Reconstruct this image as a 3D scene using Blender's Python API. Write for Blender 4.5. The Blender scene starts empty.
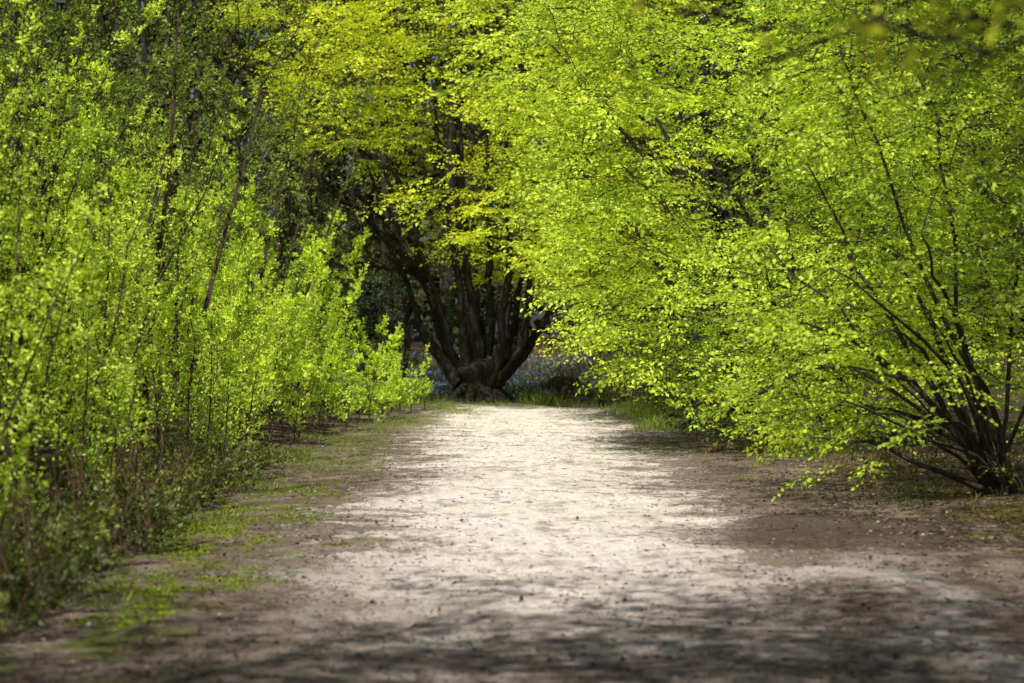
import bpy, math, numpy as np
from mathutils import Vector
rng = np.random.default_rng(7)
U = lambda a, b, n=None: rng.uniform(a, b, n)
scene = bpy.context.scene
scene.view_settings.view_transform = 'Standard'
scene.view_settings.look = 'None'
scene.view_settings.exposure = 0

# ---------------------------------------------------------------- terrain
def sstep(a, b, x):
    t = np.clip((x - a) / (b - a), 0, 1)
    return t * t * (3 - 2 * t)

def H(x, y):
    x = np.asarray(x, float); y = np.asarray(y, float)
    z = 0.22 * sstep(-3.0, -5.5, x) + 0.10 * sstep(4.4, 6.5, x)
    z = z + 0.03 * np.sin(x * 0.9 + y * 0.37) * np.cos(y * 0.55 - x * 0.4)
    z = z + 0.012 * np.sin(x * 2.7 + 1.3 * np.sin(y * 1.1)) + 0.008 * np.sin(y * 3.9 + x * 2.1)
    z = z + 0.10 * np.exp(-(((x - 4.9) / 0.8) ** 2 + ((y - 19.8) / 0.8) ** 2))
    z = z + 0.12 * np.exp(-(((x + 0.9) / 1.6) ** 2 + ((y - 53) / 1.6) ** 2))
    z = z + 1.0 * sstep(52, 67, y) + 1.5 * sstep(75, 200, y) + 0.5 * sstep(14, 60, np.abs(x))
    return z

# ---------------------------------------------------------------- materials
def new_mat(name):
    m = bpy.data.materials.new(name); m.use_nodes = True
    nt = m.node_tree; nt.nodes.clear()
    return m, nt, nt.nodes, nt.links

def node(nt, typ, **kw):
    n = nt.nodes.new(typ)
    for k, v in kw.items():
        setattr(n, k, v)
    return n

def leaf_mat(name, dark, light, tmul=1.0, gloss=0.035, rough=0.5):
    m, nt, N, L = new_mat(name)
    out = node(nt, 'ShaderNodeOutputMaterial')
    at = node(nt, 'ShaderNodeAttribute', attribute_name='var')
    mx = node(nt, 'ShaderNodeMix', data_type='RGBA')
    mx.inputs[6].default_value = (*dark, 1); mx.inputs[7].default_value = (*light, 1)
    L.new(at.outputs['Fac'], mx.inputs[0])
    tm = node(nt, 'ShaderNodeMix', data_type='RGBA', blend_type='MULTIPLY')
    tm.inputs[0].default_value = 1
    L.new(mx.outputs[2], tm.inputs[6]); tm.inputs[7].default_value = (tmul, tmul * 0.98, tmul * 0.6, 1)
    d = node(nt, 'ShaderNodeBsdfDiffuse'); t = node(nt, 'ShaderNodeBsdfTranslucent')
    g = node(nt, 'ShaderNodeBsdfGlossy'); g.inputs['Roughness'].default_value = rough
    g.inputs['Color'].default_value = (0.85, 0.95, 0.7, 1)
    L.new(mx.outputs[2], d.inputs['Color']); L.new(tm.outputs[2], t.inputs['Color'])
    m1 = node(nt, 'ShaderNodeAddShader')
    L.new(d.outputs[0], m1.inputs[0]); L.new(t.outputs[0], m1.inputs[1])
    m2 = node(nt, 'ShaderNodeMixShader'); m2.inputs[0].default_value = gloss
    L.new(m1.outputs[0], m2.inputs[1]); L.new(g.outputs[0], m2.inputs[2])
    L.new(m2.outputs[0], out.inputs[0])
    return m

def bark_mat(name, c1, c2, moss=(0.05, 0.07, 0.015), mossf=0.3, sc=6):
    m, nt, N, L = new_mat(name)
    out = node(nt, 'ShaderNodeOutputMaterial'); p = node(nt, 'ShaderNodeBsdfPrincipled')
    p.inputs['Roughness'].default_value = 0.9
    p.inputs['Specular IOR Level'].default_value = .2
    geo = node(nt, 'ShaderNodeNewGeometry')
    mp = node(nt, 'ShaderNodeMapping'); mp.inputs['Scale'].default_value = (1, 1, 0.25)
    L.new(geo.outputs['Position'], mp.inputs['Vector'])
    n1 = node(nt, 'ShaderNodeTexNoise'); n1.inputs['Scale'].default_value = sc * 3; n1.inputs['Detail'].default_value = 6
    n2 = node(nt, 'ShaderNodeTexNoise'); n2.inputs['Scale'].default_value = sc * 0.4; n2.inputs['Detail'].default_value = 3
    L.new(mp.outputs[0], n1.inputs['Vector']); L.new(geo.outputs['Position'], n2.inputs['Vector'])
    r = node(nt, 'ShaderNodeMapRange'); r.inputs[1].default_value = .35; r.inputs[2].default_value = .68
    L.new(n1.outputs[0], r.inputs[0])
    mx = node(nt, 'ShaderNodeMix', data_type='RGBA')
    mx.inputs[6].default_value = (*c1, 1); mx.inputs[7].default_value = (*c2, 1)
    L.new(r.outputs[0], mx.inputs[0])
    r2 = node(nt, 'ShaderNodeMapRange'); r2.inputs[1].default_value = .5; r2.inputs[2].default_value = .7; r2.inputs[4].default_value = mossf
    L.new(n2.outputs[0], r2.inputs[0])
    mx2 = node(nt, 'ShaderNodeMix', data_type='RGBA'); mx2.inputs[7].default_value = (*moss, 1)
    L.new(mx.outputs[2], mx2.inputs[6]); L.new(r2.outputs[0], mx2.inputs[0])
    L.new(mx2.outputs[2], p.inputs['Base Color'])
    b = node(nt, 'ShaderNodeBump'); b.inputs['Strength'].default_value = 0.8; b.inputs['Distance'].default_value = 0.03
    L.new(n1.outputs[0], b.inputs['Height']); L.new(b.outputs[0], p.inputs['Normal'])
    L.new(p.outputs[0], out.inputs[0])
    return m

M_bark = bark_mat('hornbeam_bark', (0.022, 0.017, 0.013), (0.075, 0.06, 0.045))
M_barkpol = bark_mat('old_pollard_bark_shaded', (0.012, 0.010, 0.008), (0.045, 0.036, 0.027), moss=(.03, .04, .012))  # hornbeam bark darkened: canopy shade on the trunk is put into the colour
M_bark2 = bark_mat('birch_twig_bark', (0.03, 0.02, 0.013), (0.10, 0.07, 0.05), mossf=0.1)
M_barkdark = bark_mat('woodland_bark', (0.018, 0.014, 0.01), (0.05, 0.04, 0.03))
M_leaf_left = leaf_mat('birch_leaf', (0.07, 0.14, 0.010), (0.45, 0.55, 0.05))
M_leaf_right = leaf_mat('hornbeam_leaf', (0.06, 0.12, 0.010), (0.43, 0.53, 0.038))
M_leaf_pol = leaf_mat('pollard_leaf', (0.17, 0.24, 0.010), (0.48, 0.52, 0.028))
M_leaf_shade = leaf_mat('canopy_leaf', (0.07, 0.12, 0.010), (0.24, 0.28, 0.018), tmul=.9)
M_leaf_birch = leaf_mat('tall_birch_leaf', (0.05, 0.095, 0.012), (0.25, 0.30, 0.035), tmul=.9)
M_leaf_dist = leaf_mat('woodland_leaf_shaded', (0.03, 0.038, 0.010), (0.12, 0.13, 0.03), tmul=.6, gloss=0.01)  # dark leaf colour stands in for deep shade, since sun reaches these trees
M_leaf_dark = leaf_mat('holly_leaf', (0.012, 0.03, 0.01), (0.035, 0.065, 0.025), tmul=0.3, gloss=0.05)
M_leaf_bramble = leaf_mat('bramble_leaf', (0.035, 0.045, 0.012), (0.17, 0.20, 0.025), tmul=.8)
M_grass = leaf_mat('grass_blade', (0.06, 0.09, 0.012), (0.20, 0.25, 0.03), tmul=.8)
M_moss = leaf_mat('moss_frond', (0.07, 0.10, 0.012), (0.27, 0.33, 0.03), tmul=.5, gloss=0.0)
M_dead = leaf_mat('dead_leaf', (0.030, 0.02, 0.014), (0.32, 0.24, 0.17), tmul=.15, gloss=0.01)
M_blue = leaf_mat('bluebell_flower', (0.11, 0.12, 0.32), (0.25, 0.27, 0.56), tmul=.5)  # flower colour raised to stand in for light lost under the pollard crown
M_stem = bark_mat('dead_stem', (0.07, 0.045, 0.028), (0.17, 0.11, 0.065), mossf=0)
M_bracken = bark_mat('bracken_stem', (0.11, 0.07, 0.04), (0.30, 0.19, 0.10), mossf=0)  # paler than the other dead stems, extra light put into the colour
M_stone = bark_mat('chip_stone', (0.2, 0.17, 0.14), (0.5, 0.46, 0.4), mossf=0, sc=20)

# ---------------------------------------------------------------- mesh building
class Plant:
    def __init__(s):
        s.P = []; s.D = []; s.N = []; s.L = []; s.W = []; s.V = []; s.M = []
        s.S0 = []; s.S1 = []; s.R0 = []; s.R1 = []
        s.tv = []; s.tf = []; s.tn = 0
    def leaves(s, P, D, N, L, V, W=0.62, m=1):
        n = len(P)
        s.P.append(P); s.D.append(D); s.N.append(N); s.L.append(L); s.V.append(np.clip(V, 0, 1))
        s.W.append(np.full(n, W)); s.M.append(np.full(n, m))
    def segs(s, A, B, ra, rb):
        s.S0.append(np.atleast_2d(A)); s.S1.append(np.atleast_2d(B)); s.R0.append(np.atleast_1d(ra)); s.R1.append(np.atleast_1d(rb))
    def poly(s, pts, r0, r1):
        pts = np.asarray(pts); n = len(pts)
        r = np.linspace(r0, r1, n)
        s.segs(pts[:-1], pts[1:], r[:-1], r[1:])
    def tube(s, pts, radii, k=10, lump=0.12, cap=True):
        pts = np.asarray(pts, float); n = len(pts); ph = U(0, 6, 4)
        base = s.tn
        T = np.gradient(pts, axis=0); T /= np.linalg.norm(T, axis=1)[:, None] + 1e-9
        up = np.array([0.12, 1, 0.05])
        for i in range(n):
            a = np.cross(T[i], up); a /= np.linalg.norm(a) + 1e-9; b = np.cross(T[i], a)
            for j in range(k):
                th = 2 * math.pi * j / k
                rr = radii[i] * (1 + lump * math.sin(2 * th + ph[0] + i * .35) + lump * .8 * math.sin(3 * th + ph[1] - i * .5) + lump * .6 * math.sin(5 * th + ph[2] + i * .9))
                s.tv.append(pts[i] + (a * math.cos(th) + b * math.sin(th)) * rr)
        for i in range(n - 1):
            for j in range(k):
                j2 = (j + 1) % k
                s.tf.append((base + i * k + j, base + i * k + j2, base + (i + 1) * k + j2, base + (i + 1) * k + j))
        s.tn += n * k
        if cap:
            s.tv.append(pts[-1] + T[-1] * radii[-1] * .4); c = s.tn; s.tn += 1
            for j in range(0, k, 1):
                j2 = (j + 1) % k
                s.tf.append((base + (n - 1) * k + j, base + (n - 1) * k + j2, c, c))
    def build(s, name, mats, hi=False):
        VV = []; FF = []; MI = []; VA = []; off = 0; tri = []
        if s.tv:
            v = np.array(s.tv); f = np.array(s.tf)
            VV.append(v); FF.append(f); MI.append(np.zeros(len(f), int)); VA.append(np.zeros(len(v))); off += len(v)
        if s.S0:
            A = np.concatenate(s.S0); B = np.concatenate(s.S1); ra = np.concatenate(s.R0); rb = np.concatenate(s.R1)
            d = B - A; ln = np.linalg.norm(d, axis=1)[:, None] + 1e-9; d = d / ln
            ref = np.where(np.abs(d[:, 2:3]) > .9, np.array([[1., 0, 0]]), np.array([[0, 0, 1.]]))
            a = np.cross(d, ref); a /= np.linalg.norm(a, axis=1)[:, None] + 1e-9; b = np.cross(d, a)
            B2 = B + d * np.minimum(ra, rb)[:, None] * .5
            n = len(A); k = 4 if hi else 3
            v = np.zeros((n, 2 * k, 3))
            for j in range(k):
                th = 2 * math.pi * j / k
                o = a * math.cos(th) + b * math.sin(th)
                v[:, j] = A + o * ra[:, None]; v[:, k + j] = B2 + o * rb[:, None]
            idx = np.arange(n)[:, None] * 2 * k + off
            for j in range(k):
                j2 = (j + 1) % k
                FF.append(idx + np.array([[j, j2, k + j2, k + j]])); MI.append(np.zeros(n, int))
            VV.append(v.reshape(-1, 3)); VA.append(np.zeros(n * 2 * k)); off += n * 2 * k
        if s.P:
            P = np.concatenate(s.P); D = np.concatenate(s.D); N = np.concatenate(s.N); L = np.concatenate(s.L)[:, None]
            W = np.concatenate(s.W)[:, None] * L * .5; V = np.concatenate(s.V); mi = np.concatenate(s.M)
            D = D / (np.linalg.norm(D, axis=1)[:, None] + 1e-9)
            S = np.cross(N, D); S /= np.linalg.norm(S, axis=1)[:, None] + 1e-9; NN = np.cross(D, S)
            n = len(P)
            if hi:
                v = np.zeros((n, 6, 3))
                v[:, 0] = P; v[:, 3] = P + D * L - NN * L * .12
                v[:, 1] = P + D * L * .25 + S * W * .85 + NN * L * .07
                v[:, 2] = P + D * L * .62 + S * W * .9 + NN * L * .05
                v[:, 5] = P + D * L * .25 - S * W * .85 + NN * L * .07
                v[:, 4] = P + D * L * .62 - S * W * .9 + NN * L * .05
                idx = np.arange(n)[:, None] * 6 + off
                FF.append(idx + np.array([[0, 3, 2, 1]])); FF.append(idx + np.array([[0, 5, 4, 3]]))
                MI.append(mi); MI.append(mi); VA.append(np.repeat(V, 6)); off += n * 6
            else:
                v = np.zeros((n, 4, 3))
                v[:, 0] = P; v[:, 2] = P + D * L - NN * L * .1
                v[:, 1] = P + D * L * .42 + S * W * 1.1 + NN * L * .06
                v[:, 3] = P + D * L * .42 - S * W * 1.1 + NN * L * .06
                idx = np.arange(n)[:, None] * 4 + off
                FF.append(idx + np.array([[0, 3, 2, 1]])); MI.append(mi); VA.append(np.repeat(V, 4)); off += n * 4
            VV.append(v.reshape(-1, 3))
        V = np.concatenate(VV); F = np.concatenate(FF); MI = np.concatenate(MI); VA = np.concatenate(VA)
        deg = F[:, 2] == F[:, 3]
        Q = F[~deg]; T3 = F[deg][:, :3]; mq = np.concatenate([MI[~deg], MI[deg]])
        loops = np.concatenate([Q.ravel(), T3.ravel()]).astype(np.int32)
        starts = np.concatenate([np.arange(len(Q)) * 4, len(Q) * 4 + np.arange(len(T3)) * 3]).astype(np.int32)
        me = bpy.data.meshes.new(name)
        me.vertices.add(len(V)); me.vertices.foreach_set('co', V.astype(np.float32).ravel())
        me.loops.add(len(loops)); me.loops.foreach_set('vertex_index', loops)
        me.polygons.add(len(starts)); me.polygons.foreach_set('loop_start', starts)
        for m in mats: me.materials.append(m)
        me.polygons.foreach_set('material_index', mq.astype(np.int32))
        me.update(calc_edges=True)
        at = me.attributes.new('var', 'FLOAT', 'POINT'); at.data.foreach_set('value', VA.astype(np.float32))
        sm = np.zeros(len(starts), bool); nt_ = len(s.tf)
        if nt_: sm[:max(0, nt_ - int(deg.sum()))] = True
        me.polygons.foreach_set('use_smooth', sm)
        ob = bpy.data.objects.new(name, me); scene.collection.objects.link(ob)
        return ob

def unit(v):
    v = np.asarray(v, float); return v / (np.linalg.norm(v, axis=-1, keepdims=True) + 1e-9)

# ---- hornbeam spray templates
def spray_tpl():
    P = []; D = []; Nn = []; L = []; A = []; B = []; R = []
    ph = U(0, 6)
    ax = lambda t: np.array([t, .04 * math.sin(3 * t + ph), -0.13 * t * t])
    ts = np.linspace(0, 1, 6)
    for a, b in zip(ts[:-1], ts[1:]):
        A.append(ax(a)); B.append(ax(b)); R.append(.005 * (1 - a) + .0015)
    side = 1
    for i in range(12):
        t = .1 + .075 * i + U(-.02, .02); side = -side
        ang = math.radians(U(35, 65)); ln = .46 * (1 - .6 * t) * U(.55, 1.2)
        dr = unit(np.array([math.cos(ang), side * math.sin(ang), U(-.45, .3)])); p0 = ax(t)
        A.append(p0); B.append(p0 + dr * ln); R.append(.0018)
        k = max(3, int(ln / .042)); sd = 1
        for j in range(k):
            q = p0 + dr * (ln * (j + 1) / k) + U(-.01, .01, 3); sd = -sd
            perp = np.array([-dr[1], dr[0], 0]) * sd
            d = unit(dr * .75 + perp * .8 + np.array([0, 0, U(-.6, .15)]))
            if j == k - 1: d = dr
            P.append(q); D.append(d); Nn.append(unit(np.array([0, 0, 1]) + rng.normal(0, .6, 3))); L.append(.06 * U(.6, 1.2))
    return [np.array(x) for x in (P, D, Nn, L, A, B, R)]

def twig_tpl():   # ascending birch-like twig, length ~0.5 along x
    P = []; D = []; Nn = []; L = []; A = []; B = []; R = []
    ax = lambda t: np.array([.5 * t, 0.02 * math.sin(5 * t), .07 * t * t])
    ts = np.linspace(0, 1, 4)
    for a, b in zip(ts[:-1], ts[1:]):
        A.append(ax(a)); B.append(ax(b)); R.append(.0035 * (1 - a) + .0012)
    def lv(q, dr):
        d = unit(dr * .6 + rng.normal(0, .6, 3) + np.array([0, 0, -.15]))
        P.append(q); D.append(d); Nn.append(unit(rng.normal(0, .7, 3) + np.array([0, 0, .6]))); L.append(.046 * U(.6, 1.25))
    for i in range(10): lv(ax(.1 + .09 * i), np.array([1, 0, 0]))
    for i in range(3):
        t = .2 + .22 * i; s_ = 1 if i % 2 else -1
        dr = unit([.8, s_ * .7, U(-.3, .5)]); ln = .2 * (1 - .4 * t) * U(.8, 1.3); p0 = ax(t)
        A.append(p0); B.append(p0 + dr * ln); R.append(.0015)
        for j in range(5): lv(p0 + dr * ln * (j + 1) / 5, dr)
    return [np.array(x) for x in (P, D, Nn, L, A, B, R)]

SPR = [spray_tpl() for _ in range(20)]
TWG = [twig_tpl() for _ in range(16)]

def frame(xdir, roll=0., upv=(0, 0, 1)):
    x = unit(xdir); y = np.cross(np.array(upv, float), x); y = unit(y); z = np.cross(x, y)
    c, s_ = math.cos(roll), math.sin(roll)
    return np.stack([x, c * y + s_ * z, -s_ * y + c * z], axis=1)   # columns

def put(pl, tpl, pos, R, sc, lsc=1., v=.5, vs=.26, keep=1., wood=99, m=1, W=.62):
    P, D, Nn, L, A, B, Rr = tpl
    if keep < 1:
        k = rng.random(len(P)) < keep; P, D, Nn, L = P[k], D[k], Nn[k], L[k]
    n = len(P)
    pl.leaves(P @ R.T * sc + pos, D @ R.T, Nn @ R.T, L * lsc, v + rng.normal(0, vs, n), W=W, m=m)
    if wood:
        A = A[:wood]; B = B[:wood]; Rr = Rr[:wood]
        pl.segs(A @ R.T * sc + pos, B @ R.T * sc + pos, Rr * sc, Rr * sc * .6)

def curve(p0, p1, sag=0.2, n=8, wob=.05, side=None):
    p0 = np.array(p0, float); p1 = np.array(p1, float); t = np.linspace(0, 1, n)[:, None]
    d = np.linalg.norm(p1 - p0)
    pts = p0 + (p1 - p0) * t
    pts[:, 2:3] += sag * d * 4 * t * (1 - t) * .5
    w = np.cumsum(rng.normal(0, wob * d / n, (n, 3)), axis=0) * (t * (1 - t) * 4)
    return pts + w

def in_poly(x, z, poly):
    c = False; n = len(poly); j = n - 1
    for i in range(n):
        xi, zi = poly[i]; xj, zj = poly[j]
        if (zi > z) != (zj > z) and x < (xj - xi) * (z - zi) / (zj - zi) + xi: c = not c
        j = i
    return c

def grow_crown(pl, nodes, centers, scale=(.8, 1.2), lsc=1., vbase=.5, keep=1., droop=-.12, outward=1., wood=99, cr=1.):
    """attach every spray to the growing skeleton, nearest node first"""
    nodes = np.array(nodes, float); base = nodes.mean(axis=0)
    centers = np.array(centers)
    cur = nodes
    dist = np.array([np.min(np.linalg.norm(cur - c, axis=1)) for c in centers])
    cap = np.zeros((len(cur) + len(centers) * 5, 3)); cnt = len(cur); cap[:cnt] = cur
    for i in np.argsort(dist):
        c = centers[i]
        dd = np.linalg.norm((cap[:cnt] - c) * np.array([1, 1, 1.25]), axis=1); k = np.argmin(dd); p = cap[k]
        D = np.linalg.norm(c - p)
        if D > .05:
            pts = curve(p, c, sag=U(.0, .16), n=6, wob=.12)
            r = (.005 + .004 * min(D, 2.5)) * cr
            pl.poly(pts, r, .005 * cr)
            cap[cnt:cnt + 4] = pts[1:5]; cnt += 4
        dr = unit((c - p) * np.array([1, 1, .3]) + .01) * .8 + unit((c - base) * np.array([1, 1, .0])) * .5 * outward + np.append(rng.normal(0, .45, 2), 0)
        dr = unit(dr); dr[2] = droop + rng.normal(0, .2)
        cl = .18 * math.sin(c[0] * 2.3 + c[2] * 3.1) + .16 * math.sin(c[1] * 1.9 - c[2] * 1.7) + rng.normal(0, .1)
        put(pl, SPR[rng.integers(20)], c, frame(dr, rng.normal(0, .35)), U(*scale), lsc=lsc * U(.85, 1.15), v=vbase + cl, keep=keep, wood=wood)

def sample_poly(poly, n, y0, y1, layers=None, excl=None):
    xs = [p[0] for p in poly]; zs = [p[1] for p in poly]; out = []
    while len(out) < n:
        x = U(min(xs), max(xs)); z = U(min(zs), max(zs)); y = U(y0, y1)
        if layers:
            z = round(z / layers) * layers + rng.normal(0, layers * .17) + .1 * math.sin(x * 1.3 + y)
        if in_poly(x, z, poly) and not (excl and excl(x, y, z)): out.append((x, y, z))
    return out

def hole(x, y, z, s=1.):
    """lumpy gaps inside a crown"""
    return (math.sin(x * 2.1 * s + 1.3 * math.sin(z * 1.7 * s)) + math.sin(z * 2.9 * s + .8 * x * s + 1.1 * math.sin(y * 1.2 * s)) + .5 * math.sin(y * 2.2 * s + x * s)) < -.75

def limbs(pl, base, ends, r0, k=8, sag=.15, wob=.12, r1=.015, n=12, lump=.08):
    nodes = []
    for e in ends:
        b = np.array(base) + np.array([U(-.15, .15), U(-.15, .15), 0])
        pts = curve(b, e, sag=sag * U(.4, 1.4), n=n, wob=wob)
        r = r0 * U(.55, 1.1)
        pl.tube(pts, np.linspace(r, r1, n), k=k, lump=lump)
        nodes += list(pts[2:])
    return nodes

# ================================================================= TREES
def hb(name, base, ends, r0, poly, n, y0, y1, mat, lsc, sc, v=.5, layers=None, hi=False, excl=None, keep=1., sag=.15, droop=-.12, wood=99, r1=.015, wob=.12, extra=()):
    pl = Plant(); z = float(H(base[0], base[1])) - .06
    nodes = limbs(pl, (base[0], base[1], z), ends, r0, sag=sag, r1=r1, wob=wob)
    for a in range(7):
        th = a * .9; pl.tube(curve((base[0], base[1], z + .2), (base[0] + .4 * math.cos(th), base[1] + .4 * math.sin(th), z - .03), n=5, sag=.1), np.linspace(max(r0, .05) * 1.1, r0 * .4, 5), k=7)
    cs = sample_poly(poly, n, y0, y1, layers, excl) + list(extra)
    grow_crown(pl, nodes, cs, scale=sc, lsc=lsc, vbase=v, keep=keep, droop=droop, wood=wood)
    return pl.build(name, [M_bark, mat], hi=hi)

# right near hornbeam (multi-stemmed, leaning over the path)
R1 = [(2.6, .95), (2.4, 2.0), (2.6, 3.0), (2.9, 4.4), (3.4, 6.2), (7.2, 6.2), (7.2, .7), (5.7, .9), (5.0, 1.0), (4.3, .62), (3.6, .42), (2.9, .5)]
hb('hornbeam_tree', (4.9, 19.8), [(2.7, 19.2, 1.8), (2.6, 20.6, 2.7), (2.9, 19.6, 3.4), (3.4, 20.6, 4.8), (4.3, 22, 5.8), (3.0, 21, 1.3), (6.6, 21, 5.6), (2.9, 19.4, .7), (3.3, 18.6, .95), (7, 22, 3), (3.4, 22, 2.2), (3.5, 20.2, 2.7), (3.2, 19, 1.4), (3.9, 18.9, 1.9), (4.1, 18.5, .9), (3.3, 19.6, 1.1), (3.7, 19.3, 1.3), (2.9, 18.1, 2.3), (3.3, 17.9, 1.7), (3.0, 18.0, 1.1), (3.7, 18.0, 2.6)],
   .038, R1, 720, 17.9, 22.6, M_leaf_right, .95, (.6, 1.0), v=.58, sag=.22, r1=.008, wob=.16, wood=5,
   excl=lambda x, y, z: (z < 1.7 and x > 4.2 and rng.random() < .85) or hole(x, y, z))
R2 = [(3.2, .6), (2.4, .95), (1.5, 1.6), (1.15, 2.6), (.9, 4.5), (.4, 6.8), (.2, 8.2), (7.4, 8.2), (7.2, 1.0), (4.5, .7)]
hb('hornbeam_tree', (5.4, 32.8), [(2.4, 32, 2.1), (2, 33, 3.4), (1.8, 33, 4.6), (1.8, 33.4, 6.5), (2.6, 33, 7.6), (4, 33, 8), (6, 33, 8), (7, 33, 5), (3.4, 31, 1.4), (3.2, 32.5, 3.2)],
   .06, R2, 900, 28.2, 33, M_leaf_right, 1.25, (.8, 1.25), v=.66, wood=5, r1=.01, wob=.18, excl=lambda x, y, z: z > 3.2 and hole(x, y, z, .8))
R3 = [(2.4, .8), (1.8, 2.2), (1.0, 3.6), (.1, 6.4), (-.6, 8.0), (-.8, 10.4), (8.5, 10.4), (8.5, 1.2)]
hb('hornbeam_tree', (5.5, 44), [(2.4, 43, 3), (1, 44, 6), (.5, 44, 8.6), (2.5, 44, 9.5), (5, 44, 10), (8, 44, 7), (4, 42, 2), (7.5, 43, 4)],
   .10, R3, 480, 38.5, 44.5, M_leaf_right, 1.75, (1.1, 1.7), v=.70, wood=5, excl=lambda x, y, z: z > 3.5 and hole(x, y, z, .6))
R4 = [(5.0, .6), (4.9, 3), (4.5, 6), (4.8, 9.0), (11.5, 9.0), (11.5, .6)]
hb('hornbeam_tree', (8.6, 26.5), [(6, 26.5, 4), (6, 27, 7), (8, 27, 9), (10.5, 26, 7), (7, 26, 2.5), (10, 26, 3)],
   .09, R4, 260, 23.5, 28, M_leaf_right, 1.5, (1.0, 1.6), v=.25, wood=5)
# near right tree outside frame edge: shaded crown, unseen top sprays added to shade the bush
R5 = [(3.6, 3.6), (4.0, 2.8), (5, 1.2), (8, 1), (8, 10.5), (3.8, 10.5), (2.4, 8), (2.8, 4.9)]
shade_sprays = [(U(3.0, 8), U(12.5, 18.3), U(8.6, 10.6)) for _ in range(270)]
hb('hornbeam_tree', (6.6, 14), [(3.9, 13, 3.8), (3.4, 14, 5.4), (4.4, 14.5, 7), (6, 14, 9.8), (4.6, 12.6, 2.6), (7, 13, 5), (3, 14, 8), (4.5, 15, 9.5), (5, 17, 9.6), (7, 17, 9.6), (3.6, 16.5, 9.4)],
   .07, R5, 280, 11.8, 16, M_leaf_shade, 1.35, (.8, 1.5), v=.45, hi=False, wood=5, extra=shade_sprays)

# ---- the old pollard at the end of the path
pl = Plant()
bx, by = -0.9, 53.0; bz = float(H(bx, by))
zz = [-.15, .0, .12, .28, .48, .68, .85, 1.0, 1.12]; rr = [.95, .72, .58, .5, .52, .6, .68, .62, .35]
pl.tube([(bx + .05 * math.sin(z * 3) + .12 * z * .4, by, bz + z) for z in zz], rr, k=26, lump=.13)
for a in range(9):
    th = a * .7 + .2
    pl.tube(curve((bx + .35 * math.cos(th), by + .35 * math.sin(th), bz + .4), (bx + 1.2 * math.cos(th), by + 1.2 * math.sin(th), bz - .12), sag=-.18, n=7), np.linspace(.2, .05, 7), k=8)
stems = [((-.75, -.1), (-1.5, .2, 2.6), (-2.6, .3, 5.2), .15), ((-.5, .1), (-1.0, 0, 3.0), (-2.3, -.6, 6.6), .12), ((-.3, -.35), (-.45, -.5, 3.2), (-1.3, -1, 8.2), .15),
         ((0, -.3), (.05, -.2, 3.4), (-.2, -.4, 8.8), .17), ((.2, .2), (.35, .3, 3.4), (.6, .5, 9.2), .15), ((.45, -.35), (.75, -.5, 2.9), (1.2, -.7, 7.6), .15),
         ((.7, -.1), (1.35, 0, 2.4), (1.8, -.4, 5.6), .18), ((.8, .1), (1.75, .3, 2.15), (2.9, .6, 4.4), .13), ((.55, .4), (1.1, .9, 3.2), (2.6, 1.6, 7.5), .12), ((-.6, .4), (-1.3, 1.0, 3.1), (-3.8, 1.5, 7.4), .12),
         ((.75, -.3), (1.3, -.9, 1.9), (1.9, -1.6, 3.3), .09), ((-.2, .5), (-.3, .9, 3.6), (-.8, 1.4, 9.5), .13)]
nodes = []
for (sx, sy), mid, end, r in stems:
    p0 = np.array([bx + sx * .6, by + sy * .8, bz + .5]); pm = np.array([bx + mid[0], by + mid[1], bz + mid[2] * .92]); pe = np.array([bx + end[0], by + end[1], bz + end[2] + .5])
    t = np.linspace(0, 1, 18)[:, None]
    ctrl = np.array([p0[0] * .35 + pm[0] * .65 + .12 * np.sign(sx), pm[1], bz + 1.25])
    c1 = (1 - t) ** 2 * p0 + 2 * t * (1 - t) * ctrl + t ** 2 * pm
    c2 = pm + (pe - pm) * t
    pts = np.vstack([c1, c2[2::2]]); w = np.cumsum(rng.normal(0, .05, pts.shape), axis=0); w -= w[0]
    w *= np.linspace(0, 1, len(pts))[:, None]; pts = pts + w * np.array([1, 1, .2])
    pl.tube(pts, np.interp(np.linspace(0, 1, len(pts)), [0, .15, .6, 1], [r * 1.7, r * 1.05, r * .7, .03]), k=10, lump=.14)
    nodes += list(pts[14:])
for e in [(-4.6, 51.5, 5.6), (-5.2, 52.5, 6.8), (-4.0, 50.6, 4.6), (-5.4, 51, 8.0), (-3.2, 50, 3.9), (-4.4, 51, 3.6)]:
    pts = curve((bx - 1.4, by, bz + 3.2), e, sag=.18, n=14, wob=.35); pl.tube(pts, np.linspace(.10, .025, 14), k=7); nodes += list(pts[8:])
    for q in range(7):
        s0 = pts[rng.integers(4, 13)]; pl.poly(curve(s0, s0 + np.array([U(-1.1, .3), U(-.6, .3), U(-.3, .9)]), n=7, wob=.4), .03, .008)
RP = [(-6.2, 12.0), (-6.0, 9.2), (-5.2, 7.2), (-4.3, 6.5), (-2.6, 5.8), (-2.4, 4.6), (-1.9, 3.9), (-.6, 3.5), (.3, 3.4), (1.6, 3.0), (3.4, 2.5), (3.9, 12.0)]
cs = sample_poly(RP, 780, 47.6, 56, layers=.62, excl=lambda x, y, z: (z < 6.6 and x < -1.2 and rng.random() < .5) or hole(x, y, z, .6))
grow_crown(pl, nodes, cs, scale=(1.2, 1.9), lsc=1.9, vbase=.6, droop=-.08, wood=5, cr=1.3)
pl.build('pollarded_hornbeam_tree', [M_barkpol, M_leaf_pol])

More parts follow.
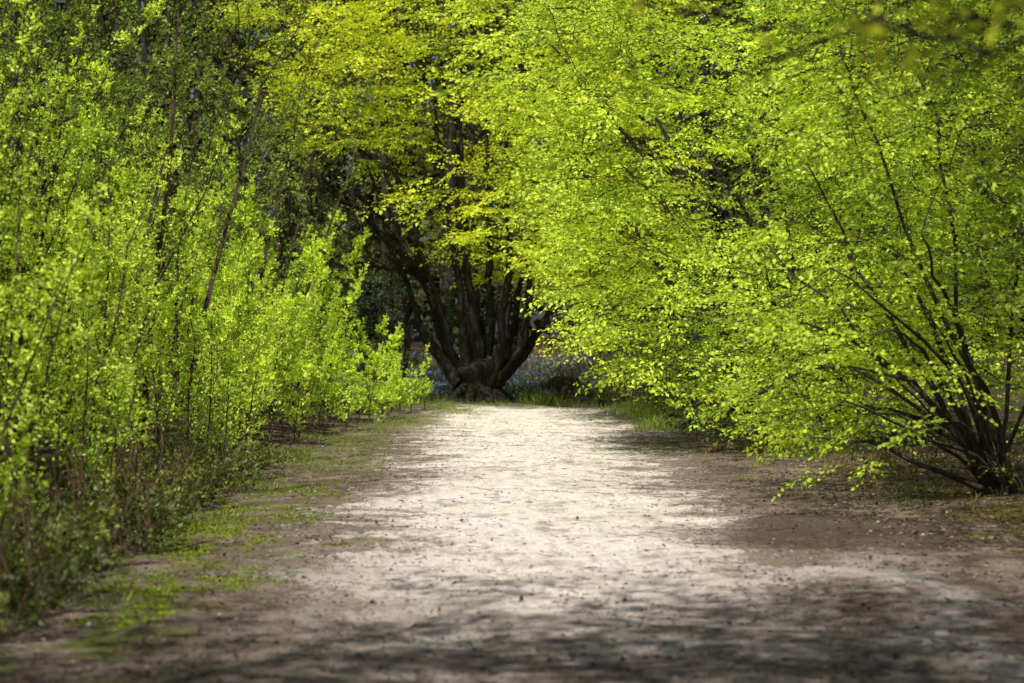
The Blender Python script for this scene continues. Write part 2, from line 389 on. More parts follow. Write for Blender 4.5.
# ---- left thicket of birch shrubs
def edge(y):
    return float(np.interp(y, [8, 12, 20, 30, 38, 44, 49], [-2.8, -2.95, -3.25, -3.3, -2.9, -2.2, -1.7])) + .16 * math.sin(y * 1.25) + .09 * math.sin(y * 2.9 + 1)
def sapling(pl, x, y, h, lsc=1., dens=1., v=.5, lean=None, wood=99, lo=.05, thick=1.):
    z0 = float(H(x, y)) - .03; n = 9
    lean = (rng.normal(0.08, .12), rng.normal(0, .1)) if lean is None else lean
    t = np.linspace(0, 1, n); wob = np.cumsum(rng.normal(0, .018 * h, (n, 2)), axis=0) * t[:, None]
    pts = np.stack([x + lean[0] * h * t ** 1.4 + wob[:, 0], y + lean[1] * h * t + wob[:, 1], z0 + h * t], axis=1)
    pl.poly(pts, (.006 + .0055 * h) * thick, .003)
    k = int(h * 13 * dens); az = U(0, 6)
    for i in range(k):
        tt = U(lo, 1.0) ** .9; p = np.array([np.interp(tt, t, pts[:, j]) for j in range(3)]); az += 2.4
        el = math.radians(U(20, 68)); ln = (1.1 - .75 * tt) * U(.6, 1.2) * min(1.2, .5 + h * .2)
        d = np.array([math.cos(az) * math.cos(el), math.sin(az) * math.cos(el), math.sin(el)])
        put(pl, TWG[rng.integers(16)], p, frame(d, U(0, 6)), ln * 1.25, lsc=lsc, v=v + .35 * (tt - .5), vs=.24, wood=wood)
    put(pl, TWG[0], pts[-1] - [0, 0, .1], frame((.1, .1, 1), 0, (1, 0, 0)), .8, lsc=lsc, v=v + .1)

ys = 10.8
while ys < 49:
    e = edge(ys)
    for col in range(5):
        pl = Plant(); cx = e - .4 - col * 1.2 - U(0, .5); cy = ys + U(-.6, .6)
        tone = .66 + .2 * math.sin(cx * 1.7 + cy) + rng.normal(0, .08)
        for s_ in range(3 if col < 2 else 2):
            x = cx + U(-.5, .4); y = cy + U(-.6, .6)
            depth = e - x
            h = min((1.25 if ys < 22 else 1.0) + depth * 1.15, 5.2) * U(.6, 1.28)
            if ys > 36: h = min(.7 + depth * .95, 5) * U(.65, 1.2)
            if ys < 13: h *= .7
            ls = .98 if ys < 22 else (1.2 if ys < 35 else 1.6)
            sapling(pl, x, y, h, lsc=ls, dens=.86 if ys < 22 else .72, v=tone - .09 * max(h - 3.0, 0), wood=99 if ys < 15 else 3)
        pl.build('birch_shrub', [M_bark2, M_leaf_left], hi=(ys < 15))
    ys += 1.4 if ys < 25 else 1.9
for i in range(30):
    y = U(17, 44); x = -U(5.4, 9.5); pl = Plant()
    if x / y < -.36: x = -.34 * y
    x = min(x, -4.9)
    for s_ in range(2):
        sapling(pl, x + U(-.5, .5), y + U(-.5, .5), U(5.0, 8.2), lsc=1.35, dens=.4, v=.32, wood=3, lo=.3, thick=1.4)
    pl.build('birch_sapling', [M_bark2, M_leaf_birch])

# ---- taller birches behind the thicket
for (x, y, h) in [(-7.5, 22, 8.5), (-9, 27, 11), (-7.8, 33, 10), (-10.5, 37, 13), (-8.2, 41, 11), (-12, 30, 12), (-6.4, 46, 9), (-11, 48, 14), (-8.8, 52, 13), (-14, 42, 14), (-6.5, 57, 12), (-13, 56, 15), (-10, 19, 9), (-6.9, 28.5, 7)]:
    pl = Plant(); z0 = float(H(x, y)); n = 14
    pts = curve((x, y, z0 - .1), (x + rng.normal(0, .35), y + rng.normal(0, .4), z0 + h), sag=0, n=n, wob=.05)
    pl.tube(pts, np.linspace(.03 + .004 * h, .012, n), k=7)
    for i in range(int(h * 5)):
        t = U(.22, 1); p = np.array([np.interp(t, np.linspace(0, 1, n), pts[:, j]) for j in range(3)])
        az = U(0, 6.28); ln = (1.35 - t) * 2.0 * U(.6, 1.2)
        e = p + np.array([math.cos(az) * ln, math.sin(az) * ln, ln * U(.5, 1.1)])
        c = curve(p, e, sag=-.1, n=7, wob=.12); pl.poly(c, .024, .007)
        for q in range(4):
            b = c[rng.integers(2, 7)]; d = unit([math.cos(az) + rng.normal(0, .6), math.sin(az) + rng.normal(0, .6), U(-.3, .7)])
            put(pl, TWG[rng.integers(16)], b, frame(d, U(0, 6)), U(1, 1.8), lsc=1.8, v=.3, keep=.6, wood=3)
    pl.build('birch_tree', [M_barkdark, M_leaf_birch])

# ---- trees standing beside / behind the photographer, they shade the foreground
for (x, y, h, n, cc, rad) in [(-5.6, .5, 12, 640, (-.5, 1.9, 9.3), (9.2, 4.8, 1.8)), (6.8, -1, 12, 80, (6, -1, 9.5), (4, 4, 2.5)), (-10.5, 13.5, 12.5, 200, (-10.2, 13.3, 9.9), (3.2, 4.6, 2.0))]:
    pl = Plant(); z0 = float(H(x, y))
    pts = curve((x, y, z0 - .2), (x, y, h * .8), sag=0, n=10, wob=.06); pl.tube(pts, np.linspace(.26, .1, 10), k=12)
    nodes = list(pts[5:])
    for a in range(10):
        th = a * .63 + U(-.2, .2); b = pts[rng.integers(4, 9)]
        c = curve(b, (cc[0] + rad[0] * .9 * math.cos(th), cc[1] + rad[1] * .9 * math.sin(th), cc[2] + U(-1, 1.5)), sag=.1, n=10); pl.tube(c, np.linspace(.09, .02, 10), k=7); nodes += list(c[2:])
    cs = []
    while len(cs) < n:
        q = rng.normal(0, 1, 3); q = q / np.linalg.norm(q) * U(.05, 1) ** .5
        cs.append((cc[0] + q[0] * rad[0], cc[1] + q[1] * rad[1], cc[2] + q[2] * rad[2]))
    grow_crown(pl, nodes, cs, scale=(1.4, 2.1), lsc=2.1, vbase=.5, wood=5)
    if (x, y) == (6.8, -1):
        for p0, p1, rad_ in [((4.5, 3.5, 3.3), (.75, 6.6, 2.50), .018), ((4.5, 3.8, 3.2), (1.15, 5.9, 2.33), .016), ((4.5, 4.5, 3.4), (1.5, 7.2, 2.66), .018), ((4, 5, 3.5), (.7, 7.6, 2.86), .016), ((4.2, 4, 3.2), (1.3, 6.2, 2.55), .014)]:
            c = curve(p0, p1, sag=.05, n=16, wob=.12); pl.poly(c, rad_ * 1.8, .006)
            for q in range(24):
                b = c[rng.integers(5, 16)]; d = unit([-1 + rng.normal(0, .6), rng.normal(0, .7), U(-.35, .3)])
                pl.poly(curve(b, b + d * U(.2, .5), n=4), .007, .003)
                put(pl, TWG[rng.integers(16)], b + d * .1, frame(d, U(0, 6)), U(.35, .7), lsc=.95, v=.95, keep=.35, m=2)
    pl.build('beech_tree', [M_bark, M_leaf_shade, M_leaf_pol])

# ---- distant woodland
pl = Plant()
for i in range(130):
    y = U(62, 122); x = U(-.36, .36) * y * 1.15; h = U(13, 23); z0 = float(H(x, y))
    pts = curve((x, y, z0 - .2), (x + rng.normal(0, 1), y, z0 + h), sag=0, n=8, wob=.06); r = U(.1, .3)
    pl.tube(pts, np.linspace(r, .03, 8), k=6)
    for q in range(14):
        b = pts[rng.integers(2, 8)]; pl.poly(curve(b, b + np.array([U(-3.5, 3.5), U(-2, 2), U(.3, 3)]), n=6, wob=.2), .06, .012)
    for c in range(26):
        cc = np.array([x, y, z0]) + np.array([rng.normal(0, 2.3), rng.normal(0, 2.0), h * U(.12, 1.0)]); n = 34
        P = cc + rng.normal(0, 1, (n, 3)) * np.array([.9, .9, .32])
        pl.leaves(P, unit(rng.normal(0, 1, (n, 3)) * np.array([1, 1, .4])), unit(rng.normal(0, .5, (n, 3)) + np.array([0, 0, 1])), U(.14, .28, n), U(.1, .6) + rng.normal(0, .2, n), W=.7)
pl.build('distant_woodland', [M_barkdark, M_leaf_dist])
pl = Plant()
n = 75000
y = U(122, 150, n); x = U(-75, 75, n); z = H(x, y) + U(0, 1, n) ** .8 * (31 + 4 * np.sin(x * .3) + 2 * np.sin(x * .9))
pl.leaves(np.stack([x, y, z], 1), unit(rng.normal(0, 1, (n, 3))), unit(rng.normal(0, .6, (n, 3)) + np.array([0, -.8, 1])), U(.6, 1.2, n), .3 + .25 * np.sin(x * .5) * np.sin(z * .6 + x * .2) + rng.normal(0, .15, n), W=.7)
for i in range(120):
    x_ = U(-75, 75); y_ = U(121, 148); pl.tube(curve((x_, y_, 0), (x_ + rng.normal(0, 1), y_, 24), sag=0, n=6, wob=.04), np.linspace(.3, .1, 6), k=6)
pl.build('distant_treeline', [M_barkdark, M_leaf_dist])

# ---- understorey at the end of the path
for (x, y, h, w) in [(4.6, 36, 2.2, 1.2), (5.3, 47, 3.0, 2.0), (-3.2, 59, 3.2, 1.8), (4.8, 63, 3.0, 2.2), (-5.5, 60, 3.4, 2.2), (7.5, 58, 4, 2.5)]:
    pl = Plant(); z0 = float(H(x, y)); nodes = limbs(pl, (x, y, z0), [(x + U(-w, w) * .6, y + U(-w, w) * .5, z0 + h * U(.6, .95)) for _ in range(6)], .04)
    cs = [(x + U(-w, w), y + U(-w, w) * .7, z0 + .3 + U(0, 1) * (h - .3)) for _ in range(110)]
    grow_crown(pl, nodes, cs, scale=(.7, 1.1), lsc=1.5, vbase=.5, wood=5)
    pl.build('holly_bush', [M_bark, M_leaf_dark])

pl = Plant()
for i in range(460):
    x = U(.2, 6.5); y = U(58.5, 68)
    if i % 4 == 0: x = U(2.4, 6); y = U(51, 58)
    z = float(H(x, y)); h = U(.3, 1.5)
    pl.poly(curve((x, y, z), (x + rng.normal(0, .35), y + rng.normal(0, .2), z + h), sag=0, n=4, wob=.15), .014, .006)
    if rng.random() < .6:
        put(pl, TWG[rng.integers(16)], np.array([x, y, z + h * .6]), frame(unit(rng.normal(0, 1, 3) + [0, 0, 1]), 0), .8, lsc=1.7, keep=.5, v=.6)
pl.build('dead_bracken', [M_bracken, M_leaf_bramble])

pl = Plant()
n = 13500
x = np.concatenate([U(-.6, 4.2, n // 3), U(-9, 9, n // 3), U(-5, -1.2, n // 3)]); y = np.concatenate([U(53.8, 64, n // 3), U(57, 76, n // 3), U(53, 62, n // 3)]); z = H(x, y)
k = (np.sin(x * 2.3 + np.sin(y * 1.1) * 2) + np.sin(y * 1.7)) > -.4; x, y, z = x[k], y[k], z[k]; n = len(x)
P = np.stack([x, y, z + U(.12, .36, n)], 1)
pl.leaves(P, unit(rng.normal(0, .5, (n, 3)) + [0, 0, -.6]), unit(rng.normal(0, 1, (n, 3))), U(.05, .10, n), U(0, 1, n), W=.8, m=1)
pl.leaves(np.stack([x, y, z], 1), unit(rng.normal(0, .3, (n, 3)) + [0, 0, 1]), unit(rng.normal(0, 1, (n, 3)) * [1, 1, .1]), U(.2, .4, n), U(0, 1, n), W=.12, m=2)
pl.build('bluebell_patch', [M_stem, M_blue, M_grass])

# stump right of the pollard: low, leaning, with a broken rim
pl = Plant(); sx, sy = 1.42, 55.2; sz = float(H(sx, sy))
pl.tube([(sx, sy, sz - .1), (sx - .02, sy, sz + .04), (sx - .03, sy, sz + .14), (sx + .02, sy, sz + .26), (sx + .09, sy, sz + .38), (sx + .15, sy, sz + .47), (sx + .2, sy, sz + .52)], [.85, .62, .5, .42, .38, .27, .10], k=20, lump=.2)
pl.tube(curve((sx - .3, sy - .1, sz + .05), (sx - .62, sy - .2, sz + .42), n=6, wob=.3, sag=.1), np.linspace(.2, .07, 6), k=9, lump=.2)
for q in range(7):
    th = U(0, 6.28); c0 = np.array([sx + .12 + .25 * math.cos(th), sy + .25 * math.sin(th), sz + .32])
    pl.tube(curve(c0, c0 + np.array([U(-.05, .1), 0, U(.12, .34)]), n=5, wob=.2, sag=0), np.linspace(.08, .015, 5), k=6)
for a in range(7):
    th = a * .9; pl.tube(curve((sx, sy, sz + .16), (sx + U(.8, 1.2) * math.cos(th), sy + .9 * math.sin(th), sz - .05), n=6, sag=-.1, wob=.2), np.linspace(.19, .04, 6), k=7, lump=.15)
pl.build('tree_stump', [M_bark])
for (x0, y0, x1, y1, r) in [(2.3, 51.5, 3.7, 52.4, .13), (-.3, 56.4, .8, 57, .12), (3.05, 27.2, 3.6, 27.9, .03), (3.0, 30.4, 3.8, 30.2, .035)]:
    pl = Plant(); pts = curve((x0, y0, float(H(x0, y0)) + r * .6), (x1, y1, float(H(x1, y1)) + r * .7), sag=.03, n=9, wob=.1)
    pl.tube(pts, np.linspace(r, r * .7, 9), k=9); pl.build('fallen_log' if r > .05 else 'fallen_branch', [M_bark if r > .05 else M_stem])

# ---- brambles and low plants at the left foot of the thicket
pl = Plant()
for i in range(500):
    y = U(8.3, 26) ; x = edge(y) + .12 - abs(rng.normal(0, .45)) ; z = float(H(x, y)); h = U(.12, .5)
    az = U(0, 6.28); e = np.array([x + math.cos(az) * h * .6, y + math.sin(az) * h * .6, z + h])
    pl.poly(curve((x, y, z), e, sag=.25, n=6, wob=.1), .0035, .0015)
    for q in range(2):
        put(pl, TWG[rng.integers(16)], np.array([x, y, z]) + (e - [x, y, z]) * U(.2, 1), frame(unit([math.cos(az), math.sin(az), U(0, .9)]), U(0, 6)), U(.35, .7), lsc=1.1, v=.35 + .3 * math.sin(y * 1.7 + x * 3), keep=.6, wood=3)
for i in range(420):
    y = U(8.6, 24); x = edge(y) + .1 - abs(rng.normal(0, .6)); z = float(H(x, y)); h = U(.3, 1.0)
    pl.poly(curve((x, y, z), (x + rng.normal(0, .18), y + rng.normal(0, .15), z + h), n=6, sag=0, wob=.2), .005, .002)
pl.build('bramble_patch', [M_stem, M_leaf_bramble])
pl = Plant()
for i in range(320):
    y = U(17.5, 50); x = float(np.interp(y, [17, 24, 36, 50], [4.8, 4.1, 3.4, 3.1])) + .2 * math.sin(y * 1.4) + abs(rng.normal(0, .5)); z = float(H(x, y)); h = U(.15, .6)
    az = U(0, 6.28); e = np.array([x + math.cos(az) * h * .6, y + math.sin(az) * h * .6, z + h])
    pl.poly(curve((x, y, z), e, sag=.25, n=6, wob=.1), .004, .002)
    put(pl, TWG[rng.integers(16)], np.array([x, y, z]) + (e - [x, y, z]) * .6, frame(unit([math.cos(az), math.sin(az), U(0, .9)]), U(0, 6)), U(.5, .9), lsc=1.1, v=.5, keep=.6)
pl.build('bramble_patch', [M_stem, M_leaf_bramble])

# ---- grass
def tufts(pl, xs, ys_, nb, hgt, lean=.4, W=.07, m=1, v=.5):
    for x, y in zip(xs, ys_):
        k = rng.integers(nb[0], nb[1]); px = x + rng.normal(0, .07, k); py = y + rng.normal(0, .07, k)
        P = np.stack([px, py, H(px, py) - .01], 1)
        D = unit(np.concatenate([rng.normal(0, lean, (k, 2)), np.ones((k, 1))], 1))
        pl.leaves(P, D, unit(rng.normal(0, 1, (k, 3)) * [1, 1, .1]), U(hgt[0], hgt[1], k), v + rng.normal(0, .25, k), W=W, m=m)
def patchy(x, y): return (math.sin(y * 1.1 + 2 * math.sin(x * 1.3)) + math.sin(y * .47 + x * 2.2 + 1) + rng.normal(0, .4)) > .25
pl = Plant()
P2 = []
while len(P2) < 800:
    q = U(12, 52); x = edge(min(q, 49)) + .25 + rng.normal(0, .35)
    if patchy(x, q): P2.append((x, q))
tufts(pl, [p[0] for p in P2], [p[1] for p in P2], (5, 14), (.03, .13), lean=.7)
P2 = []
while len(P2) < 1300:
    q = U(20, 50); x = edge(min(q, 49)) + U(.0, 1.0) + .8 * U(0, 1) ** 3
    if patchy(x * 1.4, q): P2.append((x, q))
tufts(pl, [p[0] for p in P2], [p[1] for p in P2], (8, 20), (.02, .07), v=.65, lean=.9)
yy = U(18, 52, 350); tufts(pl, 4.1 + rng.normal(0, .5, 350), yy, (5, 12), (.04, .15), v=.3)
yy = U(36, 52, 420); tufts(pl, 3.2 + rng.normal(0, .45, 420), yy, (8, 18), (.06, .26), v=.5)
tufts(pl, U(-3, 4.2, 500), U(51, 57, 500), (8, 18), (.05, .18), v=.6)
tufts(pl, 2.9 + rng.normal(0, .1, 6), 24 + rng.normal(0, .15, 6), (8, 16), (.06, .14))
tufts(pl, .8 + rng.normal(0, .2, 20), 52 + rng.normal(0, .3, 20), (14, 22), (.2, .45), v=.3)
pl.build('grass', [M_stem, M_grass])

# ---- moss pads (tiny fronds)
pl = Plant()
def mosspad(cx, cy, rx, ry, n):
    r = U(0, 1, n) ** .6; th = U(0, 6.283, n); rad = r * (1 + .35 * np.sin(3 * th + cx * 5) + .3 * np.sin(5 * th + cy) + .2 * np.sin(9 * th))
    x = cx + rad * rx * np.cos(th); y = cy + rad * ry * np.sin(th)
    P = np.stack([x, y, H(x, y) + .003], 1)
    tone = U(.2, .75)
    pl.leaves(P, unit(np.concatenate([rng.normal(0, .9, (n, 2)), U(.1, .8, (n, 1))], 1)), unit(rng.normal(0, .5, (n, 3)) + [0, 0, 1]), U(.007, .022, n), tone + rng.normal(0, .3, n), W=.6)
for i in range(130):
    y = U(10.2, 22) if i < 100 else U(22, 38); x = edge(y) + .15 + abs(rng.normal(0, .8))
    if patchy(x * 1.3, y * .9): mosspad(x, y, U(.04, .22), U(.08, .5), 380)
for (cx, cy, rx, ry) in [(-2.25, 18.6, .5, 1.2), (-2.7, 17.4, .3, .9), (-2.1, 13.7, .4, .8), (-2.4, 12.9, .3, .6), (-2.2, 11.7, .24, .45), (-2.5, 21.5, .4, 1.5), (-2.55, 15.4, .3, .8)]:
    for q in range(10): mosspad(cx + rng.normal(0, rx * .65), cy + rng.normal(0, ry * .65), rx * U(.12, .42), ry * U(.12, .42), 380)
for (x, y) in [(4.2, 18.2), (4.5, 17.2), (4.9, 18.6), (4.0, 16.6)]: mosspad(x, y, .3, .5, 500)
pl.build('moss', [M_stem, M_moss])

# ---- leaf litter, twigs and chips
pl = Plant()
n = 60000
y = 7.5 + 44 * U(0, 1, n) ** 1.8; x = U(-4.5, 5.5, n)
core = np.exp(-((x - .4) / 1.4) ** 2) * sstep(12, 16, y)
clump = .5 + .5 * np.sin(x * 2.1 + 1.7 * np.sin(y * .9)) * np.sin(y * 1.3 + x)
k = rng.random(n) > np.clip(core * .9 + .4 * (1 - clump), 0, .93); x, y = x[k], y[k]; n = len(x)
P = np.stack([x, y, H(x, y) + .008], 1)
pl.leaves(P, unit(rng.normal(0, 1, (n, 3)) * [1, 1, .18]), unit(rng.normal(0, .4, (n, 3)) + [0, 0, 1]), np.minimum(rng.gamma(3, .008, n) + .006, .048), rng.beta(.9, 2.0, n), W=.6)
n = 7000
y = U(15, 34, n); x = 3.0 + 4.5 * U(0, 1, n) ** .8; P = np.stack([x, y, H(x, y) + .01], 1)
pl.leaves(P, unit(rng.normal(0, 1, (n, 3)) * [1, 1, .2]), unit(rng.normal(0, .4, (n, 3)) + [0, 0, 1]), U(.03, .065, n), rng.beta(1.5, 1.6, n), W=.6)
n = 9000
y = U(30, 58, n); x = np.where(rng.random(n) < .5, U(-9, -3, n), U(3, 9, n)); P = np.stack([x, y, H(x, y) + .01], 1)
pl.leaves(P, unit(rng.normal(0, 1, (n, 3)) * [1, 1, .2]), unit(rng.normal(0, .3, (n, 3)) + [0, 0, 1]), U(.05, .1, n), U(0, .6, n), W=.6)
n = 4200
y = 8 + 35 * U(0, 1, n) ** 1.5; x = U(-3.6, 4.6, n); a = U(0, 6.28, n); l = U(.03, .16, n)
A = np.stack([x, y, H(x, y) + .006], 1); B = A + np.stack([np.cos(a) * l, np.sin(a) * l, U(0, .012, n)], 1)
pl.segs(A, B, U(.0015, .004, n), U(.001, .002, n))
pl.build('leaf_litter', [M_stem, M_dead])
pl = Plant()
for i in range(800):
    y = 8 + 34 * U(0, 1) ** 1.1; x = rng.normal(.6, 1.8); z = float(H(x, y)); s_ = U(.005, .022)
    pl.tube([(x, y, z - s_ * .3), (x + s_ * .2, y, z + s_ * .2), (x, y, z + s_ * .7)], [s_, s_ * 1.15, s_ * .5], k=6, lump=.15)
pl.build('pebbles', [M_stone])

# ================================================================= GROUND + PATH
def ground_mat(name):
    m, nt, N, L = new_mat(name)
    out = node(nt, 'ShaderNodeOutputMaterial'); p = node(nt, 'ShaderNodeBsdfPrincipled'); p.inputs['Roughness'].default_value = .95
    p.inputs['Specular IOR Level'].default_value = .1
    geo = node(nt, 'ShaderNodeNewGeometry'); sep = node(nt, 'ShaderNodeSeparateXYZ'); L.new(geo.outputs['Position'], sep.inputs[0])
    def noise(sc, det=5, rough=.6, off=0, ys_=1.):
        mp = node(nt, 'ShaderNodeMapping'); mp.inputs['Location'].default_value = (off, off * 1.7, 0); mp.inputs['Scale'].default_value = (1, ys_, 1)
        L.new(geo.outputs['Position'], mp.inputs[0])
        n_ = node(nt, 'ShaderNodeTexNoise'); n_.inputs['Scale'].default_value = sc; n_.inputs['Detail'].default_value = det; n_.inputs['Roughness'].default_value = rough
        L.new(mp.outputs[0], n_.inputs['Vector']); return n_.outputs[0]
    def mth(op, a, b=None, c=None):
        n_ = node(nt, 'ShaderNodeMath', operation=op)
        for i, v in enumerate((a, b, c)):
            if v is None: continue
            if isinstance(v, (int, float)): n_.inputs[i].default_value = v
            else: L.new(v, n_.inputs[i])
        return n_.outputs[0]
    def mr(v, a, b, c=0., d=1.):
        n_ = node(nt, 'ShaderNodeMapRange', interpolation_type='SMOOTHSTEP')
        L.new(v, n_.inputs[0]); n_.inputs[1].default_value = a; n_.inputs[2].default_value = b; n_.inputs[3].default_value = c; n_.inputs[4].default_value = d
        return n_.outputs[0]
    def mixc(f, a, b):
        n_ = node(nt, 'ShaderNodeMix', data_type='RGBA'); L.new(f, n_.inputs[0])
        for i, v in ((6, a), (7, b)):
            if isinstance(v, tuple): n_.inputs[i].default_value = (*v, 1)
            else: L.new(v, n_.inputs[i])
        return n_.outputs[2]
    X, Y = sep.outputs[0], sep.outputs[1]
    nb = noise(.35, 3); nm = noise(1.3, 6, .65, 3); nf = noise(7, 6, .75, 9, .45); nff = noise(38, 4, .75, 5, .35); nst = noise(1.9, 8, .75, 13, .5)
    warp = mth('MULTIPLY', mth('SUBTRACT', nb, .5), 1.9)
    xd = mth('ABSOLUTE', mth('SUBTRACT', mth('ADD', X, warp), .25))
    xd = mth('ADD', xd, mth('MULTIPLY', mth('SUBTRACT', nm, .5), 4.4))
    xd = mth('ADD', xd, mth('MULTIPLY', mth('SUBTRACT', nf, .5), 3.4))
    xd = mth('ADD', xd, mth('MULTIPLY', mth('SUBTRACT', nff, .5), 3.0))
    wide = mr(Y, 24, 40, 0., .5)
    core = mr(mth('SUBTRACT', xd, wide), 1.95, .9)
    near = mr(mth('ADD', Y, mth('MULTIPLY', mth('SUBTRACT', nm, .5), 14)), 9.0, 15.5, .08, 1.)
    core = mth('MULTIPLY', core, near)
    far = mr(Y, 49, 53, 1., 0.); core = mth('MULTIPLY', core, far)
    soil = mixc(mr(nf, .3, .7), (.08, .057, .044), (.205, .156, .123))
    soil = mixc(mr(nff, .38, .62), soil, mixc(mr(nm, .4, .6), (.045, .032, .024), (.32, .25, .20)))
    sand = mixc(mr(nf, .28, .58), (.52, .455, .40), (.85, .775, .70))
    sand = mixc(mr(nff, .34, .45, .65, 0.), sand, (.21, .165, .135))
    sand = mixc(mr(nst, .48, .38, 0., .6), sand, (.27, .215, .175))
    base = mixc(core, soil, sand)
    tr = mth('ABSOLUTE', mth('SUBTRACT', mth('SUBTRACT', X, 2.6), mth('MULTIPLY', mth('SUBTRACT', nb, .5), 1.5)))
    trm = mth('MULTIPLY', mr(mth('ADD', tr, mth('MULTIPLY', mth('SUBTRACT', nm, .5), 2.6)), .4, .05), mr(Y, 16.5, 13.5))
    base = mixc(mth('MULTIPLY', trm, .4), base, sand)
    lx = mth('ADD', X, mth('MULTIPLY', mth('SUBTRACT', nm, .5), 2.8))
    lm = mth('MULTIPLY', mr(lx, -1.3, -2.2), mr(noise(2.2, 6, .8, 21, .6), .47, .58))
    base = mixc(mth('MULTIPLY', lm, .75), base, mixc(nff, (.05, .062, .014), (.18, .21, .03)))
    rm = mth('MULTIPLY', mr(lx, 3.6, 4.4), mr(noise(1.3, 5, .7, 31), .42, .58))
    base = mixc(mth('MULTIPLY', rm, .75), base, mixc(nff, (.10, .055, .015), (.30, .19, .03)))
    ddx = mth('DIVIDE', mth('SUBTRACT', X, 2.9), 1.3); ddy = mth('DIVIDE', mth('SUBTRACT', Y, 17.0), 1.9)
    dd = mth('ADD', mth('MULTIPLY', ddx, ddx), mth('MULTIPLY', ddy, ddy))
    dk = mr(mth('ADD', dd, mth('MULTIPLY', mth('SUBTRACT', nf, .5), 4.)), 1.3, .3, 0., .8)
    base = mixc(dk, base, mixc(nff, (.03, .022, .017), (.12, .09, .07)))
    outm = mth('MAXIMUM', mr(X, -3.0, -3.8), mth('MAXIMUM', mr(X, 4.6, 5.6), mr(Y, 52, 56)))
    base = mixc(outm, base, mixc(mr(nf, .35, .65), (.03, .022, .014), (.10, .07, .045)))
    L.new(base, p.inputs['Base Color'])
    hgt = mth('ADD', mth('MULTIPLY', nf, .5), mth('MULTIPLY', nff, .8))
    b = node(nt, 'ShaderNodeBump'); b.inputs['Strength'].default_value = 1.; b.inputs['Distance'].default_value = .035
    L.new(hgt, b.inputs['Height']); L.new(b.outputs[0], p.inputs['Normal']); L.new(p.outputs[0], out.inputs[0])
    return m
M_ground = ground_mat('woodland_soil')

def sheet(name, xs, ys_, dz, mask=None):
    Xg, Yg = np.meshgrid(xs, ys_); Z = H(Xg, Yg) + dz
    if dz == 0: Z = Z - .02 * ((Xg > -3.1) & (Xg < 4.6) & (Yg > 4) & (Yg < 52))
    nx, ny = len(xs), len(ys_); V = np.stack([Xg, Yg, Z], -1).reshape(-1, 3)
    i = np.arange(nx - 1)[None, :] + np.arange(ny - 1)[:, None] * nx
    F = np.stack([i, i + 1, i + nx + 1, i + nx], -1).reshape(-1, 4)
    me = bpy.data.meshes.new(name); me.from_pydata(V.tolist(), [], F.tolist()); me.materials.append(M_ground)
    me.polygons.foreach_set('use_smooth', np.ones(len(F), bool)); me.update()
    ob = bpy.data.objects.new(name, me); scene.collection.objects.link(ob); return ob
xs = np.concatenate([np.linspace(-600, -40, 20), np.linspace(-36, -9, 28), np.linspace(-8.8, 8.8, 177), np.linspace(9, 36, 28), np.linspace(40, 600, 20)])
ysg = np.concatenate([np.linspace(-300, -12, 20), np.linspace(-10, 60, 350), np.linspace(61, 150, 60), np.linspace(160, 900, 30)])
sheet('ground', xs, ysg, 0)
def vnoise(x, y, s, seed):
    r = np.random.default_rng(seed).random((512, 512)); x = x * s + 97; y = y * s + 31
    xi = np.floor(x).astype(int); yi = np.floor(y).astype(int); fx = x - xi; fy = y - yi; fx = fx * fx * (3 - 2 * fx); fy = fy * fy * (3 - 2 * fy)
    g = lambda a, b: r[a % 512, b % 512]
    return (g(xi, yi) * (1 - fx) + g(xi + 1, yi) * fx) * (1 - fy) + (g(xi, yi + 1) * (1 - fx) + g(xi + 1, yi + 1) * fx) * fy - .5
nx = 170; ysp = np.linspace(3.8, 52.4, 1000); V = []
tt = np.linspace(0, 1, nx)
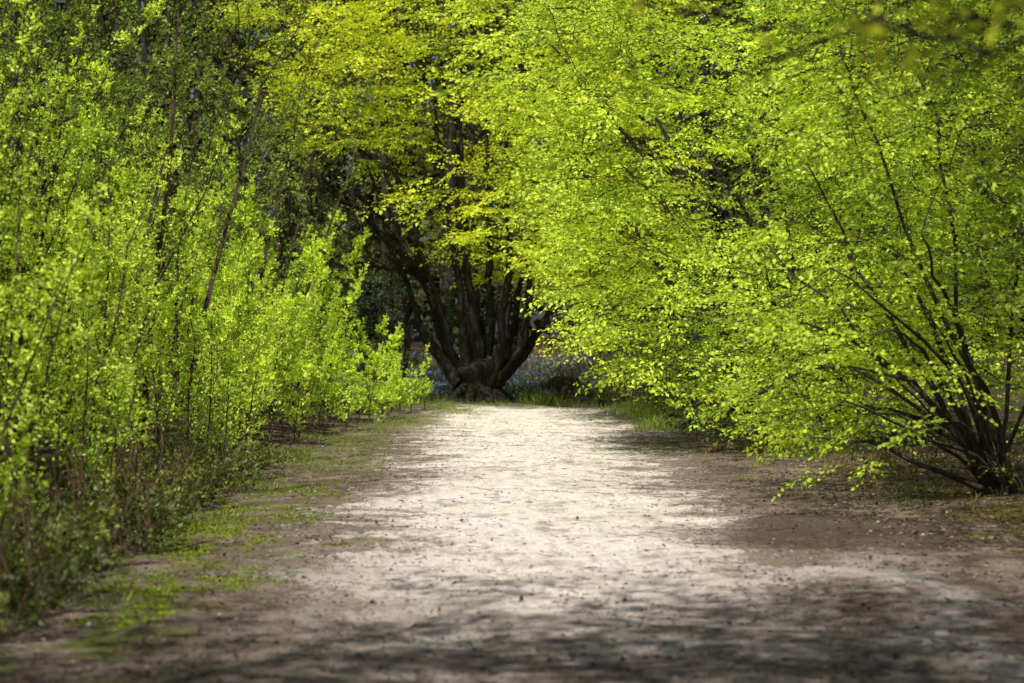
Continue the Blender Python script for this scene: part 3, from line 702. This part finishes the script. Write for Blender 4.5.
for y in ysp:
    xl = -3.3 + .15 * math.sin(y * .8) + .1 * math.sin(y * 2.3); xr = 4.8 + .15 * math.sin(y * .7 + 1) + .1 * math.sin(y * 2.1)
    x = xl + (xr - xl) * tt; ya = np.full(nx, y)
    rough = .016 * vnoise(x, ya, 2.3, 1) + .014 * vnoise(x, ya, 6, 2) + .010 * vnoise(x, ya, 13, 3)
    e = np.minimum(1, np.minimum(tt, 1 - tt) * 14); e = e * min(1, (y - 3.8) * 2, (52.4 - y) * 2)
    z = H(x, y) + .006 * e - .035 * (1 - e) + rough * e * .6
    V += list(zip(x.tolist(), [float(y)] * nx, z.tolist()))
F = [(r * nx + c, r * nx + c + 1, (r + 1) * nx + c + 1, (r + 1) * nx + c) for r in range(len(ysp) - 1) for c in range(nx - 1)]
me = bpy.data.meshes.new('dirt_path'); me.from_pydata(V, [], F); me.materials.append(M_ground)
me.polygons.foreach_set('use_smooth', np.ones(len(F), bool)); me.update()
scene.collection.objects.link(bpy.data.objects.new('dirt_path', me))

# ================================================================= LIGHT
el, azr = math.radians(55), math.radians(-24)    # sun behind the camera, to the left
to_sun = Vector((math.sin(azr) * math.cos(el), -math.cos(azr) * math.cos(el), math.sin(el)))
sun = bpy.data.lights.new('sun', 'SUN'); sun.energy = 5.0; sun.angle = math.radians(.5); sun.color = (1, .96, .88)
so = bpy.data.objects.new('sun', sun); so.rotation_euler = to_sun.to_track_quat('Z', 'Y').to_euler(); scene.collection.objects.link(so)
w = bpy.data.worlds.new('World'); scene.world = w; w.use_nodes = True; nt = w.node_tree
sky = nt.nodes.new('ShaderNodeTexSky'); sky.sky_type = 'NISHITA'; sky.sun_disc = False; sky.sun_elevation = el; sky.sun_rotation = math.radians(180 + 24)
sky.dust_density = 3.0; sky.ozone_density = .6
bg = nt.nodes['Background']; bg.inputs['Strength'].default_value = .07; nt.links.new(sky.outputs[0], bg.inputs['Color'])

cam = bpy.data.cameras.new('camera'); cam.lens = 70; cam.sensor_width = 36; cam.clip_end = 2000; cam.clip_start = .1
cam.dof.use_dof = True; cam.dof.focus_distance = 28; cam.dof.aperture_fstop = 2.0
co = bpy.data.objects.new('camera', cam); co.location = (0, 0, 1.6); co.rotation_euler = (math.radians(90.1), 0, 0); scene.collection.objects.link(co)
scene.camera = co
print('done', sum(len(o.data.polygons) for o in scene.objects if o.type == 'MESH'))
